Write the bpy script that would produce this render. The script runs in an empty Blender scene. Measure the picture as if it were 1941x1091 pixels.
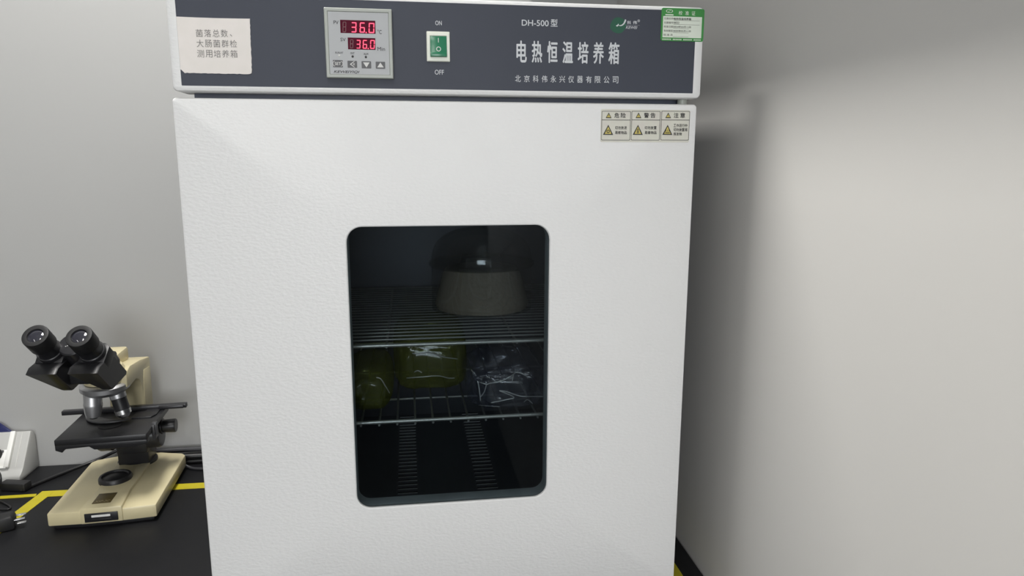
import bpy, bmesh, math, random
from mathutils import Vector, Matrix
random.seed(7)
C = bpy.context.scene
COL = C.collection
R = math.radians
T = 0.75                      # bench top height above the floor
TOP = 1.45                    # height of the incubator door's top edge (z = 0 of the cabinet drawings)

# ------------------------------------------------------------------ camera
FPX, YAW, PITCH, ROLL = 1341.99, 0.144414, 0.185078, 0.0022407
CAM = Vector((0.260918, -0.865809, TOP - 0.06297))
_cy, _sy = math.cos(YAW), math.sin(YAW)
FWD = Vector((_sy * math.cos(PITCH), _cy * math.cos(PITCH), -math.sin(PITCH)))
_r = Vector((_cy, -_sy, 0)); _u = _r.cross(FWD)
RGT = math.cos(ROLL) * _r + math.sin(ROLL) * _u
UPV = -math.sin(ROLL) * _r + math.cos(ROLL) * _u
cam = bpy.data.cameras.new('camera'); camo = bpy.data.objects.new('camera', cam); COL.objects.link(camo)
cam.sensor_fit = 'HORIZONTAL'; cam.sensor_width = 36.0; cam.lens = 36.0 * FPX / 1941.0
cam.clip_start = 0.02
m3 = Matrix((RGT, UPV, -FWD)).transposed()
camo.matrix_world = Matrix.Translation(CAM) @ m3.to_4x4()
C.camera = camo

# ------------------------------------------------------------------ world, lights, exposure
C.view_settings.view_transform = 'Standard'; C.view_settings.look = 'None'
C.view_settings.gamma = 1.0; C.view_settings.exposure = 0.15
w = bpy.data.worlds.new('World'); C.world = w; w.use_nodes = True
w.node_tree.nodes['Background'].inputs[0].default_value = (0.9, 0.95, 1.0, 1)
w.node_tree.nodes['Background'].inputs[1].default_value = 0.05
CEIL = 2.75
def area(name, loc, sx, sy, power, col=(1, 1, 1)):
    l = bpy.data.lights.new(name, 'AREA'); l.shape = 'RECTANGLE'; l.size = sx; l.size_y = sy
    l.energy = power; l.color = col
    o = bpy.data.objects.new(name, l); COL.objects.link(o); o.location = loc
    return o
LAMPS = [(-0.17, 0.27, 0.3, 0.64, 20.0), (-1.6, -1.6, 0.14, 1.2, 2.0), (-0.17, -1.45, 0.2, 1.2, 5.0)]  # unseen; first placed from the wall shadows, other two added as fill
FILL_WIN = (-0.6, 0.64, 1.08, 2.0)           # unseen window added behind the viewer to light the door: x0, x1, z0, z1
for i, (lx, ly, sx, sy, pw) in enumerate(LAMPS):
    area('ceiling_strip_light', (lx, ly, CEIL - 0.045), sx, sy, pw, (1.0, 0.98, 0.945))

wl = area('front_fill_light', ((FILL_WIN[0] + FILL_WIN[1]) / 2, -3.17, (FILL_WIN[2] + FILL_WIN[3]) / 2), FILL_WIN[1] - FILL_WIN[0], FILL_WIN[3] - FILL_WIN[2], 28.5, (0.97, 0.985, 1.0))  # added front light, shining from the unseen window
wl.rotation_euler = (R(90), 0, 0)

def ray(px, py):
    return FWD + (px - 970.5) / FPX * RGT - (py - 545.5) / FPX * UPV
def at(px, py, axis, val):    # the point of the plane axis = val seen at a pixel of the photograph
    d = ray(px, py); t = (val - CAM[axis]) / d[axis]
    return CAM + d * t
def F(px, py, y=0.0):         # cabinet front: x and z (world)
    p = at(px, py, 1, y); return p.x, p.z
def G(px, py, z=0.0):         # on the bench top
    return at(px, py, 2, T + z)

# ------------------------------------------------------------------ materials
def mat(name, col, rough=0.5, metal=0.0, spec=0.5, bump=None, noise=None, emit=None, trans=None, coat=0.0):
    m = bpy.data.materials.new(name); m.use_nodes = True
    nt = m.node_tree; b = nt.nodes['Principled BSDF']
    b.inputs['Base Color'].default_value = (*col, 1)
    b.inputs['Roughness'].default_value = rough; b.inputs['Metallic'].default_value = metal
    b.inputs['Specular IOR Level'].default_value = spec
    b.inputs['Coat Weight'].default_value = coat
    if emit:
        b.inputs['Emission Color'].default_value = (*emit[0], 1); b.inputs['Emission Strength'].default_value = emit[1]
    tc = nt.nodes.new('ShaderNodeTexCoord')
    if bump:
        sc, st, dist, stretch = bump
        mp = nt.nodes.new('ShaderNodeMapping'); mp.inputs['Scale'].default_value = stretch
        n = nt.nodes.new('ShaderNodeTexNoise'); n.inputs['Scale'].default_value = sc; n.inputs['Detail'].default_value = 2.5
        bp = nt.nodes.new('ShaderNodeBump'); bp.inputs['Strength'].default_value = st; bp.inputs['Distance'].default_value = dist
        nt.links.new(tc.outputs['Object'], mp.inputs['Vector']); nt.links.new(mp.outputs['Vector'], n.inputs['Vector'])
        nt.links.new(n.outputs['Fac'], bp.inputs['Height']); nt.links.new(bp.outputs['Normal'], b.inputs['Normal'])
    if noise:
        sc, amt, col2 = noise
        n = nt.nodes.new('ShaderNodeTexNoise'); n.inputs['Scale'].default_value = sc; n.inputs['Detail'].default_value = 4
        rp = nt.nodes.new('ShaderNodeMapRange'); rp.inputs[1].default_value = 0.4; rp.inputs[2].default_value = 0.7
        rp.inputs[3].default_value = 0.0; rp.inputs[4].default_value = amt
        mx = nt.nodes.new('ShaderNodeMix'); mx.data_type = 'RGBA'
        mx.inputs[6].default_value = (*col, 1); mx.inputs[7].default_value = (*col2, 1)
        nt.links.new(tc.outputs['Object'], n.inputs['Vector']); nt.links.new(n.outputs['Fac'], rp.inputs[0])
        nt.links.new(rp.outputs[0], mx.inputs[0]); nt.links.new(mx.outputs[2], b.inputs['Base Color'])
    return m
def film(name, tint, gloss, rough, gcol=(1, 1, 1), diff=None, ior=1.45, const=None):
    """thin clear sheet: see-through, with a mirror-like skin and an optional cloudy share"""
    m = bpy.data.materials.new(name); m.use_nodes = True; nt = m.node_tree
    for n in list(nt.nodes): nt.nodes.remove(n)
    out = nt.nodes.new('ShaderNodeOutputMaterial')
    tr = nt.nodes.new('ShaderNodeBsdfTransparent'); tr.inputs[0].default_value = (*tint, 1)
    base = tr
    if diff:
        df = nt.nodes.new('ShaderNodeBsdfDiffuse'); df.inputs[0].default_value = (*diff[0], 1)
        mx0 = nt.nodes.new('ShaderNodeMixShader'); mx0.inputs[0].default_value = diff[1]
        nt.links.new(tr.outputs[0], mx0.inputs[1]); nt.links.new(df.outputs[0], mx0.inputs[2]); base = mx0
    gl = nt.nodes.new('ShaderNodeBsdfGlossy'); gl.inputs[0].default_value = (*gcol, 1); gl.inputs['Roughness'].default_value = rough
    fr = nt.nodes.new('ShaderNodeFresnel'); fr.inputs[0].default_value = ior
    mu = nt.nodes.new('ShaderNodeMath'); mu.operation = 'MULTIPLY'; mu.inputs[1].default_value = gloss
    nt.links.new(fr.outputs[0], mu.inputs[0])
    mx = nt.nodes.new('ShaderNodeMixShader')
    if const is None: nt.links.new(mu.outputs[0], mx.inputs[0])
    else: mx.inputs[0].default_value = const
    nt.links.new(base.outputs[0], mx.inputs[1]); nt.links.new(gl.outputs[0], mx.inputs[2])
    nt.links.new(mx.outputs[0], out.inputs[0])
    return m
M = dict(
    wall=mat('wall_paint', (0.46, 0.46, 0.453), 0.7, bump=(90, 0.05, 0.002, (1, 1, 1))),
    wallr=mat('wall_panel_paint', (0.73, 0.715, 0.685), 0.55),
    ceil=mat('ceiling_paint', (0.75, 0.75, 0.74), 0.8),
    floor=mat('floor_vinyl', (0.07, 0.075, 0.08), 0.5, noise=(6, 0.5, (0.05, 0.052, 0.056))),
    bench=mat('bench_laminate', (0.0095, 0.0098, 0.0115), 0.5, spec=0.22, noise=(40, 0.4, (0.013, 0.013, 0.0145)), bump=(600, 0.08, 0.0005, (1, 1, 1))),
    steelleg=mat('leg_paint', (0.45, 0.46, 0.47), 0.4),
    tape=mat("yellow_tape", (0.55, 0.47, 0.022), 0.45, spec=0.3, noise=(60, 0.5, (0.48, 0.40, 0.018))),
    coat=mat('textured_white_paint', (0.78, 0.78, 0.775), 0.5, bump=(260, 0.42, 0.0014, (0.7, 1, 1.3))),
    bodyside=mat('body_paint', (0.07, 0.075, 0.085), 0.5),
    coat2=mat('smooth_white_paint', (0.80, 0.80, 0.79), 0.45),
    panel=mat('panel_film', (0.058, 0.064, 0.084), 0.5, spec=0.22, noise=(8, 0.5, (0.052, 0.058, 0.075))),
    navy=mat('recess_paint', (0.05, 0.06, 0.09), 0.5),
    print=mat('pale_print', (0.62, 0.64, 0.66), 0.5),
    dark=mat('dark_print', (0.03, 0.03, 0.03), 0.6),
    grey=mat('grey_print', (0.20, 0.19, 0.18), 0.6),
    paper=mat('label_paper', (0.80, 0.755, 0.72), 0.75, noise=(60, 0.5, (0.74, 0.71, 0.66))),
    bezel=mat('bezel_plastic', (0.36, 0.38, 0.345), 0.4),
    face=mat('face_film', (0.40, 0.41, 0.42), 0.45),
    lcd=mat('display_window', (0.05, 0.002, 0.011), 0.45, spec=0.08, emit=((0.25, 0.0, 0.03), 0.10)),
    led=mat('lit_segments', (0.9, 0.05, 0.08), 0.4, emit=((1.0, 0.045, 0.12), 1.5)),
    ledoff=mat('unlit_segments', (0.12, 0.01, 0.02), 0.4),
    key=mat('key_film', (0.085, 0.085, 0.09), 0.5),
    keymark=mat('key_mark', (0.62, 0.62, 0.60), 0.5),
    cream=mat('switch_bezel', (0.82, 0.84, 0.74), 0.4),
    green=mat('switch_green', (0.008, 0.16, 0.075), 0.25, emit=((0.01, 0.25, 0.10), 0.03)),
    stgreen=mat('sticker_green', (0.045, 0.26, 0.055), 0.4),
    stwhite=mat('sticker_white', (0.72, 0.78, 0.68), 0.4),
    stedge=mat('sticker_film', (0.22, 0.42, 0.24), 0.3),
    lgreen=mat('logo_green', (0.006, 0.085, 0.045), 0.5),
    warn=mat('warning_sticker_film', (0.66, 0.655, 0.57), 0.4, noise=(70, 0.6, (0.62, 0.58, 0.54))),
    yellow=mat('warning_yellow', (0.60, 0.50, 0.12), 0.4),
    chamber=mat('chamber_steel', (0.115, 0.12, 0.135), 0.4, metal=0.4),
    slot=mat('slot_shadow', (0.006, 0.006, 0.006), 0.9, spec=0.0),
    lip=mat('slot_lip', (0.85, 0.86, 0.85), 0.3, metal=0.3),
    tunnel=mat('window_reveal', (0.55, 0.59, 0.60), 0.4, noise=(30, 0.6, (0.40, 0.45, 0.44))),
    wire=mat('shelf_wire', (0.55, 0.56, 0.54), 0.3, metal=0.5),
    rail=mat('shelf_rail', (0.97, 0.97, 0.90), 0.22, metal=0.5, spec=0.8),
    gasket=mat('gasket_rubber', (0.02, 0.022, 0.025), 0.6),
    pane=film('tinted_glass', (0.61, 0.64, 0.655), 0.30, 0.02, (0.9, 0.95, 1.0)),
    bagclear=film('clear_bag', (0.86, 0.87, 0.92), 1, 0.10, diff=((0.35, 0.37, 0.5), 0.10), const=0.14),
    bagyellow=film('yellow_bag', (0.80, 0.82, 0.48), 1, 0.12, diff=((0.42, 0.45, 0.05), 0.26), const=0.08),
    bagglint=mat('bag_crease_glint', (0.97, 0.97, 0.97), 0.35, metal=0.5),  # near-white, to put the highlights of the folds into the colour
    dome=film('clear_cover', (0.96, 0.96, 0.95), 1, 0.03, diff=((0.6, 0.58, 0.52), 0.05), const=0.13),
    bundle=mat('pale_cloth', (0.72, 0.62, 0.48), 0.9, bump=(160, 0.6, 0.003, (1, 1, 1))),
    black=mat('black_plastic', (0.017, 0.017, 0.019), 0.38),
    blackm=mat('black_metal', (0.021, 0.021, 0.024), 0.34),
    clipm=mat('grey_black_metal', (0.055, 0.055, 0.058), 0.35),
    rubber=mat('black_rubber', (0.012, 0.012, 0.013), 0.55),
    ivory=mat('ivory_enamel', (0.69, 0.61, 0.38), 0.34, noise=(14, 0.35, (0.64, 0.57, 0.37))),
    chrome=mat('chrome', (0.75, 0.75, 0.76), 0.22, metal=1.0),
    satin=mat('satin_metal', (0.50, 0.50, 0.51), 0.38, metal=0.85),
    lens=mat('eyepiece_lens', (0.02, 0.02, 0.03), 0.05, coat=1.0),
    brass=mat('nameplate', (0.115, 0.085, 0.03), 0.4),
    brass2=mat('nameplate_mark', (0.45, 0.38, 0.22), 0.5),
    devwhite=mat('device_plastic', (0.45, 0.45, 0.435), 0.45),
    devlight=mat('device_light_plastic', (0.85, 0.85, 0.82), 0.4),
    devblue=film('tinted_lid', (0.24, 0.26, 0.50), 0.6, 0.05, diff=((0.06, 0.07, 0.22), 0.45)),
    cable=mat('cable_jacket', (0.014, 0.014, 0.015), 0.32),
    cable2=mat('grey_cable_jacket', (0.05, 0.05, 0.055), 0.3),
    fillpane=mat('fill_pane_glow', (0.8, 0.85, 0.9), 0.3, emit=((0.9, 0.95, 1), 1.2)),  # glow for the pane of the added window
    lamp=mat('lamp_diffuser', (0.9, 0.9, 0.9), 0.5, emit=((1, 0.985, 0.96), 6.0)),
)

# ------------------------------------------------------------------ mesh helpers
ROOT = {}                     # object -> world matrix of the frame its mesh lives in
class MB:
    def __init__(s): s.bm = bmesh.new(); s.mats = []; s.mi = 0
    def use(s, m):
        if m not in s.mats: s.mats.append(m)
        s.mi = s.mats.index(m); return s
    def face(s, vs, smooth=False):
        try:
            f = s.bm.faces.new(vs); f.material_index = s.mi; f.smooth = smooth; return f
        except ValueError: return None
    def loft(s, loops, close0=True, close1=True, smooth=False):
        L = [[s.bm.verts.new(p) for p in lp] for lp in loops]; n = len(L[0])
        for a, b in zip(L, L[1:]):
            ys = [v.co.y for v in a + b]; sm = smooth and max(ys) - min(ys) > 1e-5      # flat faces stay flat
            for i in range(n): s.face((a[i], a[(i + 1) % n], b[(i + 1) % n], b[i]), sm)
        if close0: s.face(L[0][::-1])
        if close1: s.face(L[-1])
        return s
    def box(s, x0, x1, y0, y1, z0, z1, bev=0.0, mtx=None, seg=2):
        k = bmesh.new(); bmesh.ops.create_cube(k, size=1.0)
        for v in k.verts:
            v.co = Vector((x0 + (v.co.x + .5) * (x1 - x0), y0 + (v.co.y + .5) * (y1 - y0), z0 + (v.co.z + .5) * (z1 - z0)))
        if bev: bmesh.ops.bevel(k, geom=k.edges[:], offset=bev, segments=seg, profile=0.5, affect='EDGES')
        return s.merge(k, mtx, bool(bev))
    def merge(s, k, mtx=None, smooth=False):
        mp = {}
        for v in k.verts: mp[v] = s.bm.verts.new(mtx @ v.co if mtx else v.co)
        for f in k.faces: s.face([mp[v] for v in f.verts], smooth)
        k.free(); return s
    def prism(s, pts, axis, a, b, bev=0.0, mtx=None):
        """outline pts (2D) extruded along axis from a to b; axis 0: (y,z), 1: (x,z), 2: (x,y)"""
        def P(p, t): return Vector((t, p[0], p[1])) if axis == 0 else Vector((p[0], t, p[1])) if axis == 1 else Vector((p[0], p[1], t))
        k = bmesh.new()
        A = [k.verts.new(P(p, a)) for p in pts]; B = [k.verts.new(P(p, b)) for p in pts]
        n = len(pts)
        k.faces.new(A[::-1]); k.faces.new(B)
        for i in range(n): k.faces.new((A[i], A[(i + 1) % n], B[(i + 1) % n], B[i]))
        bmesh.ops.recalc_face_normals(k, faces=k.faces[:])
        if bev: bmesh.ops.bevel(k, geom=k.edges[:], offset=bev, segments=2, profile=0.5, affect='EDGES')
        return s.merge(k, mtx, bool(bev))
    def lathe(s, prof, mtx=None, n=32, smooth=True):
        """prof: (radius, height) along local z"""
        loops = []
        for r, h in prof:
            lp = [Vector((r * math.cos(2 * math.pi * i / n), r * math.sin(2 * math.pi * i / n), h)) for i in range(n)]
            loops.append([mtx @ p for p in lp] if mtx else lp)
        return s.loft(loops, True, True, smooth)
    def tube(s, pts, r, n=10, cap=True):
        pts = [Vector(p) for p in pts]; loops = []
        up = Vector((0, 0, 1))
        for i, p in enumerate(pts):
            d = (pts[min(i + 1, len(pts) - 1)] - pts[max(i - 1, 0)]).normalized()
            a = d.cross(up)
            if a.length < 1e-3: a = d.cross(Vector((0, 1, 0)))
            a.normalize(); b = a.cross(d)
            rr = r[i] if isinstance(r, (list, tuple)) else r
            loops.append([p + rr * (math.cos(2 * math.pi * k / n) * a + math.sin(2 * math.pi * k / n) * b) for k in range(n)])
        return s.loft(loops, cap, cap, True)
    def build(s, name, m=None, parent=None, kind=None, flat=False):
        bmesh.ops.recalc_face_normals(s.bm, faces=s.bm.faces[:])
        if parent in ROOT: s.bm.transform(ROOT[parent].inverted())
        me = bpy.data.meshes.new(name); s.bm.to_mesh(me); s.bm.free()
        if m: s.mats = [m] + s.mats[1:] if s.mats else [m]
        for x in s.mats: me.materials.append(x)
        try: me.set_sharp_from_angle(angle=R(38))
        except Exception: pass
        o = bpy.data.objects.new(name, me); COL.objects.link(o)
        if parent:
            o.parent = parent
            if parent in ROOT: ROOT[o] = ROOT[parent]
        if kind: o['kind'] = kind
        return o
def thing(name, label, cat, loc=(0, 0, 0), rz=0.0, group=None):
    o = bpy.data.objects.new(name, None); COL.objects.link(o); o.empty_display_size = 0.05
    o.location = loc; o.rotation_euler = (0, 0, rz)
    ROOT[o] = Matrix.Translation(Vector(loc)) @ Matrix.Rotation(rz, 4, 'Z')
    tag(o, label, cat, group); return o
def tag(o, label, cat, group=None):
    o['label'] = label; o['category'] = cat
    if group: o['group'] = group
    return o
def catmull(pts, k=8):
    pts = [Vector(p) for p in pts]; P = [pts[0]] + pts + [pts[-1]]; out = []
    for i in range(1, len(P) - 2):
        a, b, c, d = P[i - 1], P[i], P[i + 1], P[i + 2]
        for j in range(k):
            t = j / k
            out.append(0.5 * ((2 * b) + (c - a) * t + (2 * a - 5 * b + 4 * c - d) * t * t + (3 * b - a - 3 * c + d) * t ** 3))
    out.append(pts[-1]); return out
def rrect(x0, x1, z0, z1, r, y, k=8):
    """rounded rectangle in the plane y, counter-clockwise seen from the front"""
    out = []
    for cx, cz, a0 in ((x1 - r, z1 - r, 0), (x0 + r, z1 - r, 90), (x0 + r, z0 + r, 180), (x1 - r, z0 + r, 270)):
        for i in range(k + 1):
            a = R(a0 + 90.0 * i / k); out.append(Vector((cx + r * math.cos(a), y, cz + r * math.sin(a))))
    return out
def plate(mb, x0, x1, z0, z1, yb, yf, r=0.0005, bev=0.0, k=6):
    """a slab facing -y: back at yb, front at yf"""
    lo = [rrect(x0, x1, z0, z1, r, yb, k)]
    if bev: lo += [rrect(x0, x1, z0, z1, r, yf + bev, k), rrect(x0 + bev * .3, x1 - bev * .3, z0 + bev * .3, z1 - bev * .3, max(r - bev * .3, 1e-4), yf + bev * .3, k)]
    lo.append(rrect(x0 + bev, x1 - bev, z0 + bev, z1 - bev, max(r - bev, 1e-4), yf, k))
    return mb.loft(lo, True, True, bool(bev))
_tx = {}
def glyphs(text, off=0.0, shear=0.0):
    key = (text, off, shear)
    if key not in _tx:
        cu = bpy.data.curves.new('t', 'FONT'); cu.body = text; cu.size = 1.0; cu.offset = off; cu.shear = shear
        cu.resolution_u = 4; cu.fill_mode = 'FRONT'
        o = bpy.data.objects.new('t', cu); COL.objects.link(o)
        dg = bpy.context.evaluated_depsgraph_get(); dg.update()
        me = bpy.data.meshes.new_from_object(o.evaluated_get(dg), depsgraph=dg)
        V = [v.co.copy() for v in me.vertices]; P = [tuple(p.vertices) for p in me.polygons]
        bpy.data.objects.remove(o); bpy.data.curves.remove(cu); bpy.data.meshes.remove(me)
        _tx[key] = (V, P)
    return _tx[key]
def text(mb, s, x0, x1, z0, z1, y, off=0.0, shear=0.0, mtx=None):
    if off > 0:           # heavier strokes: the letters overlaid with small shifts
        d = off * (z1 - z0) * 1.3
        for q, (ax, az) in enumerate(((-d, 0), (d, 0), (0, d), (0, -d))): text(mb, s, x0 + d + ax, x1 - d + ax, z0 + d + az, z1 - d + az, y - q * 4e-5, 0.0, shear, mtx)
        return mb
    off = 0.0
    """letters fitted into the box x0..x1, z0..z1 of the plane y, facing -y"""
    V, P = glyphs(s, off, shear)
    if not V: return mb
    a0 = min(v.x for v in V); a1 = max(v.x for v in V); b0 = min(v.y for v in V); b1 = max(v.y for v in V)
    vs = []
    for v in V:
        p = Vector((x0 + (v.x - a0) / (a1 - a0) * (x1 - x0), y, z0 + (v.y - b0) / (b1 - b0) * (z1 - z0)))
        vs.append(mb.bm.verts.new(mtx @ p if mtx else p))
    for p in P: mb.face([vs[i] for i in p])
    return mb
def ftext(mb, s, px0, py0, px1, py1, y=0.0, off=0.0, shear=0.0):
    """letters between two pixels of the photograph (upper left, lower right) on the cabinet's front"""
    x0, z1 = F(px0, py0); x1, z0 = F(px1, py1)
    # the photographed lines run slightly downhill, so take the heights in the middle of the line
    pxm = (px0 + px1) / 2
    return text(mb, s, x0, x1, z0, z1, y, off, shear)
def fbox(px0, py0, px1, py1):
    x0, z1 = F(px0, py0); x1, z0 = F(px1, py1); return x0, x1, z0, z1
def tri(mb, cx, z0, z1, w, y):
    return mb.face([mb.bm.verts.new(p) for p in ((cx - w / 2, y, z0), (cx + w / 2, y, z0), (cx, y, z1))])
def flat(mb, x0, x1, z0, z1, y):
    return mb.face([mb.bm.verts.new(p) for p in ((x0, y, z0), (x1, y, z0), (x1, y, z1), (x0, y, z1))])

# ------------------------------------------------------------------ the room
WX, WY = 0.70, 0.643          # right wall and back wall
RX0, RY0 = -2.4, -3.2
def struct(name, mb, m): return mb.build(name, m, None, 'structure')
struct('floor', MB().box(RX0 - .1, WX + .1, RY0 - .1, WY + .1, -0.1, 0), M['floor'])
struct('ceiling', MB().box(RX0 - .1, WX + .1, RY0 - .1, WY + .1, CEIL, CEIL + .1), M['ceil'])
struct('wall_back', MB().box(RX0 - .1, WX + .1, WY, WY + .1, 0, CEIL), M['wall'])
struct('wall_right', MB().box(WX, WX + .1, RY0, WY, 0, CEIL), M['wallr'])
struct('wall_left', MB().box(RX0 - .1, RX0, RY0, WY, 0, CEIL), M['wall'])
struct('wall_front', MB().box(RX0 - .1, WX + .1, RY0 - .1, RY0, 0, CEIL), M['wall'])
struct('shade_box_1', MB().box(WX - .200, WX, RY0, WY, 1.45 + .27, 1.45 + .42, .004), M['ceil'])   # unseen box added to shade the top of the right wall
for i, (lx, ly, sx, sy, pw) in enumerate(LAMPS):
    t = thing('ceiling_light', ['white strip light on the ceiling above the incubator',
                                'added white fill strip on the ceiling over the far left of the room',
                                'added white fill strip on the ceiling behind the viewer'][i], 'light', (lx, ly, CEIL), 0, 'ceiling strip lights')
    f = MB()
    for a, b, c, d in ((-sx / 2 - .02, sx / 2 + .02, -sy / 2 - .02, -sy / 2), (-sx / 2 - .02, sx / 2 + .02, sy / 2, sy / 2 + .02),
                       (-sx / 2 - .02, -sx / 2, -sy / 2, sy / 2), (sx / 2, sx / 2 + .02, -sy / 2, sy / 2)):
        f.box(lx + a, lx + b, ly + c, ly + d, CEIL - 0.03, CEIL)
    f.build('frame', M['coat2'], t)
    MB().box(lx - sx / 2, lx + sx / 2, ly - sy / 2, ly + sy / 2, CEIL - 0.028, CEIL - 0.004).build('diffuser', M['lamp'], t)

wf = MB()
for a, b_, c_, d_ in ((FILL_WIN[0] - .05, FILL_WIN[1] + .05, FILL_WIN[2] - .05, FILL_WIN[2]), (FILL_WIN[0] - .05, FILL_WIN[1] + .05, FILL_WIN[3], FILL_WIN[3] + .05), (FILL_WIN[0] - .05, FILL_WIN[0], FILL_WIN[2], FILL_WIN[3]), (FILL_WIN[1], FILL_WIN[1] + .05, FILL_WIN[2], FILL_WIN[3]), ((FILL_WIN[0] + FILL_WIN[1]) / 2 - .02, (FILL_WIN[0] + FILL_WIN[1]) / 2 + .02, FILL_WIN[2], FILL_WIN[3])):
    wf.box(a, b_, RY0, RY0 + .025, c_, d_, .003)
wo_ = struct('fill_window_1', wf, M['coat2'])  # frame of the added window, out of view
wp = MB().box(FILL_WIN[0], FILL_WIN[1], RY0 + .001, RY0 + .006, FILL_WIN[2], FILL_WIN[3]).build('pane', M['fillpane'], wo_)

# ------------------------------------------------------------------ bench
BX0, BY0 = -1.7, -0.06
bench = thing('workbench', 'black laminate workbench carrying the incubator and the microscope', 'workbench', ((BX0 + WX) / 2, (BY0 + WY) / 2, 0))
MB().box(BX0, WX - .002, BY0, WY - .002, T - 0.035, T, 0.002).build('worktop', M['bench'], bench)
for lx in (BX0 + .06, WX - .06):
    for ly in (BY0 + .06, WY - .06):
        MB().box(lx - .025, lx + .025, ly - .025, ly + .025, 0, T - .035, .003).build('leg', M['steelleg'], bench)
def strip(name, pts, label):
    mb = MB(); strip.n += 1; z0, z1 = T + 0.00001, T + 0.0003 + 0.0002 * strip.n
    mb.loft([[Vector((p[0], p[1], z0)) for p in pts], [Vector((p[0], p[1], z1)) for p in pts]])
    return tag(mb.build(name, M['tape']), label, 'tape', 'yellow tape lines on the bench')
strip.n = 0
ya, yb_ = 0.4905, 0.5135
strip('yellow_tape', [(-.447, ya + .002), (0.03, ya - .004), (0.03, yb_ - .004), (-.450, yb_ + .004)], 'yellow tape strip running crosswise under the microscope to the incubator')
strip('yellow_tape', [(-.4735, .30), (-.4515, .30), (-.4265, yb_ + .001), (-.450, yb_ + .004)], 'yellow tape strip running front to back left of the microscope')
strip('yellow_tape', [(-.62, .493), (-.452, .496), (-.455, .507), (-.62, .506)], 'narrow yellow tape strip under the black plug block at the far left')
strip('yellow_tape', [(.640, .00), (.6655, .00), (.6655, .60), (.640, .60)], 'yellow tape strip beside the right wall below the incubator')

# ------------------------------------------------------------------ incubator
Zc = TOP
inc = thing('incubator', 'tall white electric incubator with dark grey control panel and glass window in its door', 'incubator', (0.31, 0.28, T))
BX, BXX, BYF, BYB = 0.017, 0.606, 0.030, 0.56
CX0, CX1, CZ0, CZ1, CYB = 0.08, 0.54, -0.575, -0.075, 0.50   # chamber
b = MB()                                                  # hollow body: outside box, inside chamber
b.use(M['bodyside'])
o0 = rrect(BX, BXX, -.675 + Zc, .108 + Zc, .004, BYB); o1 = rrect(BX, BXX, -.675 + Zc, .108 + Zc, .004, BYF)
i1 = rrect(CX0, CX1, CZ0 + Zc, CZ1 + Zc, .012, BYF)
b.loft([o0, o1], True, False); b.use(M['navy']); b.loft([o1, i1], False, False)
b.build('body', None, inc)
ch = MB(); ch.loft([rrect(CX0, CX1, CZ0 + Zc, CZ1 + Zc, .012, BYF), rrect(CX0, CX1, CZ0 + Zc, CZ1 + Zc, .012, CYB)], False, True)
cho = ch.build('chamber', M['chamber'], inc)
for (sx0, sx1) in ((0.2335, 0.2637), (0.3565, 0.3885)):
    sl = MB()
    for i in range(27):
        y = 0.118 + i * 0.0142
        sl.use(M['slot']).box(sx0, sx1, y, y + .005, CZ0 + Zc, CZ0 + Zc + .0006)
        sl.use(M['lip']).box(sx0, sx1, y - .0012, y, CZ0 + Zc, CZ0 + Zc + .0013)
    sl.build('floor_vent', None, cho)
for zz in (-.3165, -.4255):                               # shelf runners on both chamber walls
    for ra, rb in ((CX0, CX0 + .012), (CX1 - .012, CX1)):
        MB().box(ra, rb, .05, .49, zz - .008 + Zc, zz - .0035 + Zc).build('shelf_runner', M['wire'], cho)
for fx in (.05, .57):
    for fy in (.07, .52):
        MB().lathe([(.018, T), (.02, T + .004), (.016, T + .026)], Matrix.Translation((fx, fy, 0)), 20).build('foot', M['rubber'], inc)
# header shell with a recess for the printed panel
HX0, HX1, HZ0, HZ1 = 0.0018, 0.6238, .0068 + Zc, .1148 + Zc
PX0, PX1, PZ0, PZ1 = 0.0124, 0.6127, .0130 + Zc, .1098 + Zc
hd = MB()
hd.loft([rrect(BX + .002, BXX - .002, HZ0 + .002, HZ1 - .002, .004, .05), rrect(HX0, HX1, HZ0, HZ1, .006, .044), rrect(HX0, HX1, HZ0, HZ1, .006, .005),
         rrect(HX0 + .0012, HX1 - .0012, HZ0 + .0012, HZ1 - .0012, .005, .0014), rrect(HX0 + .004, HX1 - .004, HZ0 + .004, HZ1 - .004, .003, 0),
         rrect(PX0, PX1, PZ0, PZ1, .0006, 0), rrect(PX0, PX1, PZ0, PZ1, .0006, .001)], True, True, True)
hd.build('header', M['coat'], inc)
pn = MB(); plate(pn, PX0, PX1, PZ0, PZ1, .0012, .0004, .0006)
pan = pn.build('control_panel', M['panel'], inc); pan['label'] = 'dark blue-grey control panel'
Y1 = 0.0002
lt = MB()
ftext(lt, 'DH-500', 989, 37, 1040, 50, Y1, .012); ftext(lt, '型', 1044, 36, 1057, 50.5, Y1, .01); lt.build('model_lettering', M['print'], pan); lt = MB()
for i, g in enumerate('电热恒温培养箱'):
    x = 979 + i * 29.15; yy = 76.5 + i * 0.55
    ftext(lt, g, x, yy, x + 19.5, yy + 42, Y1, .012)
lt.build('title_lettering', M['print'], pan); lt = MB()
for i, g in enumerate('北京科伟永兴仪器有限公司'):
    x = 976.5 + i * 16.8; yy = 142.2 + i * 0.22
    ftext(lt, g, x, yy, x + 10.6, yy + 13.2, Y1, .006)
lt.build('maker_lettering', M['print'], pan)
lt = MB(); ftext(lt, 'ON', 825, 39, 837.5, 48, Y1, .008); lt.build('switch_lettering', M['print'], pan)
lt = MB(); ftext(lt, 'OFF', 824, 132, 841.5, 141.5, Y1, .008); lt.build('switch_lettering', M['print'], pan)
lg = MB(); lg.use(M['lgreen'])
cx, cz = F(1172, 48)
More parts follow.
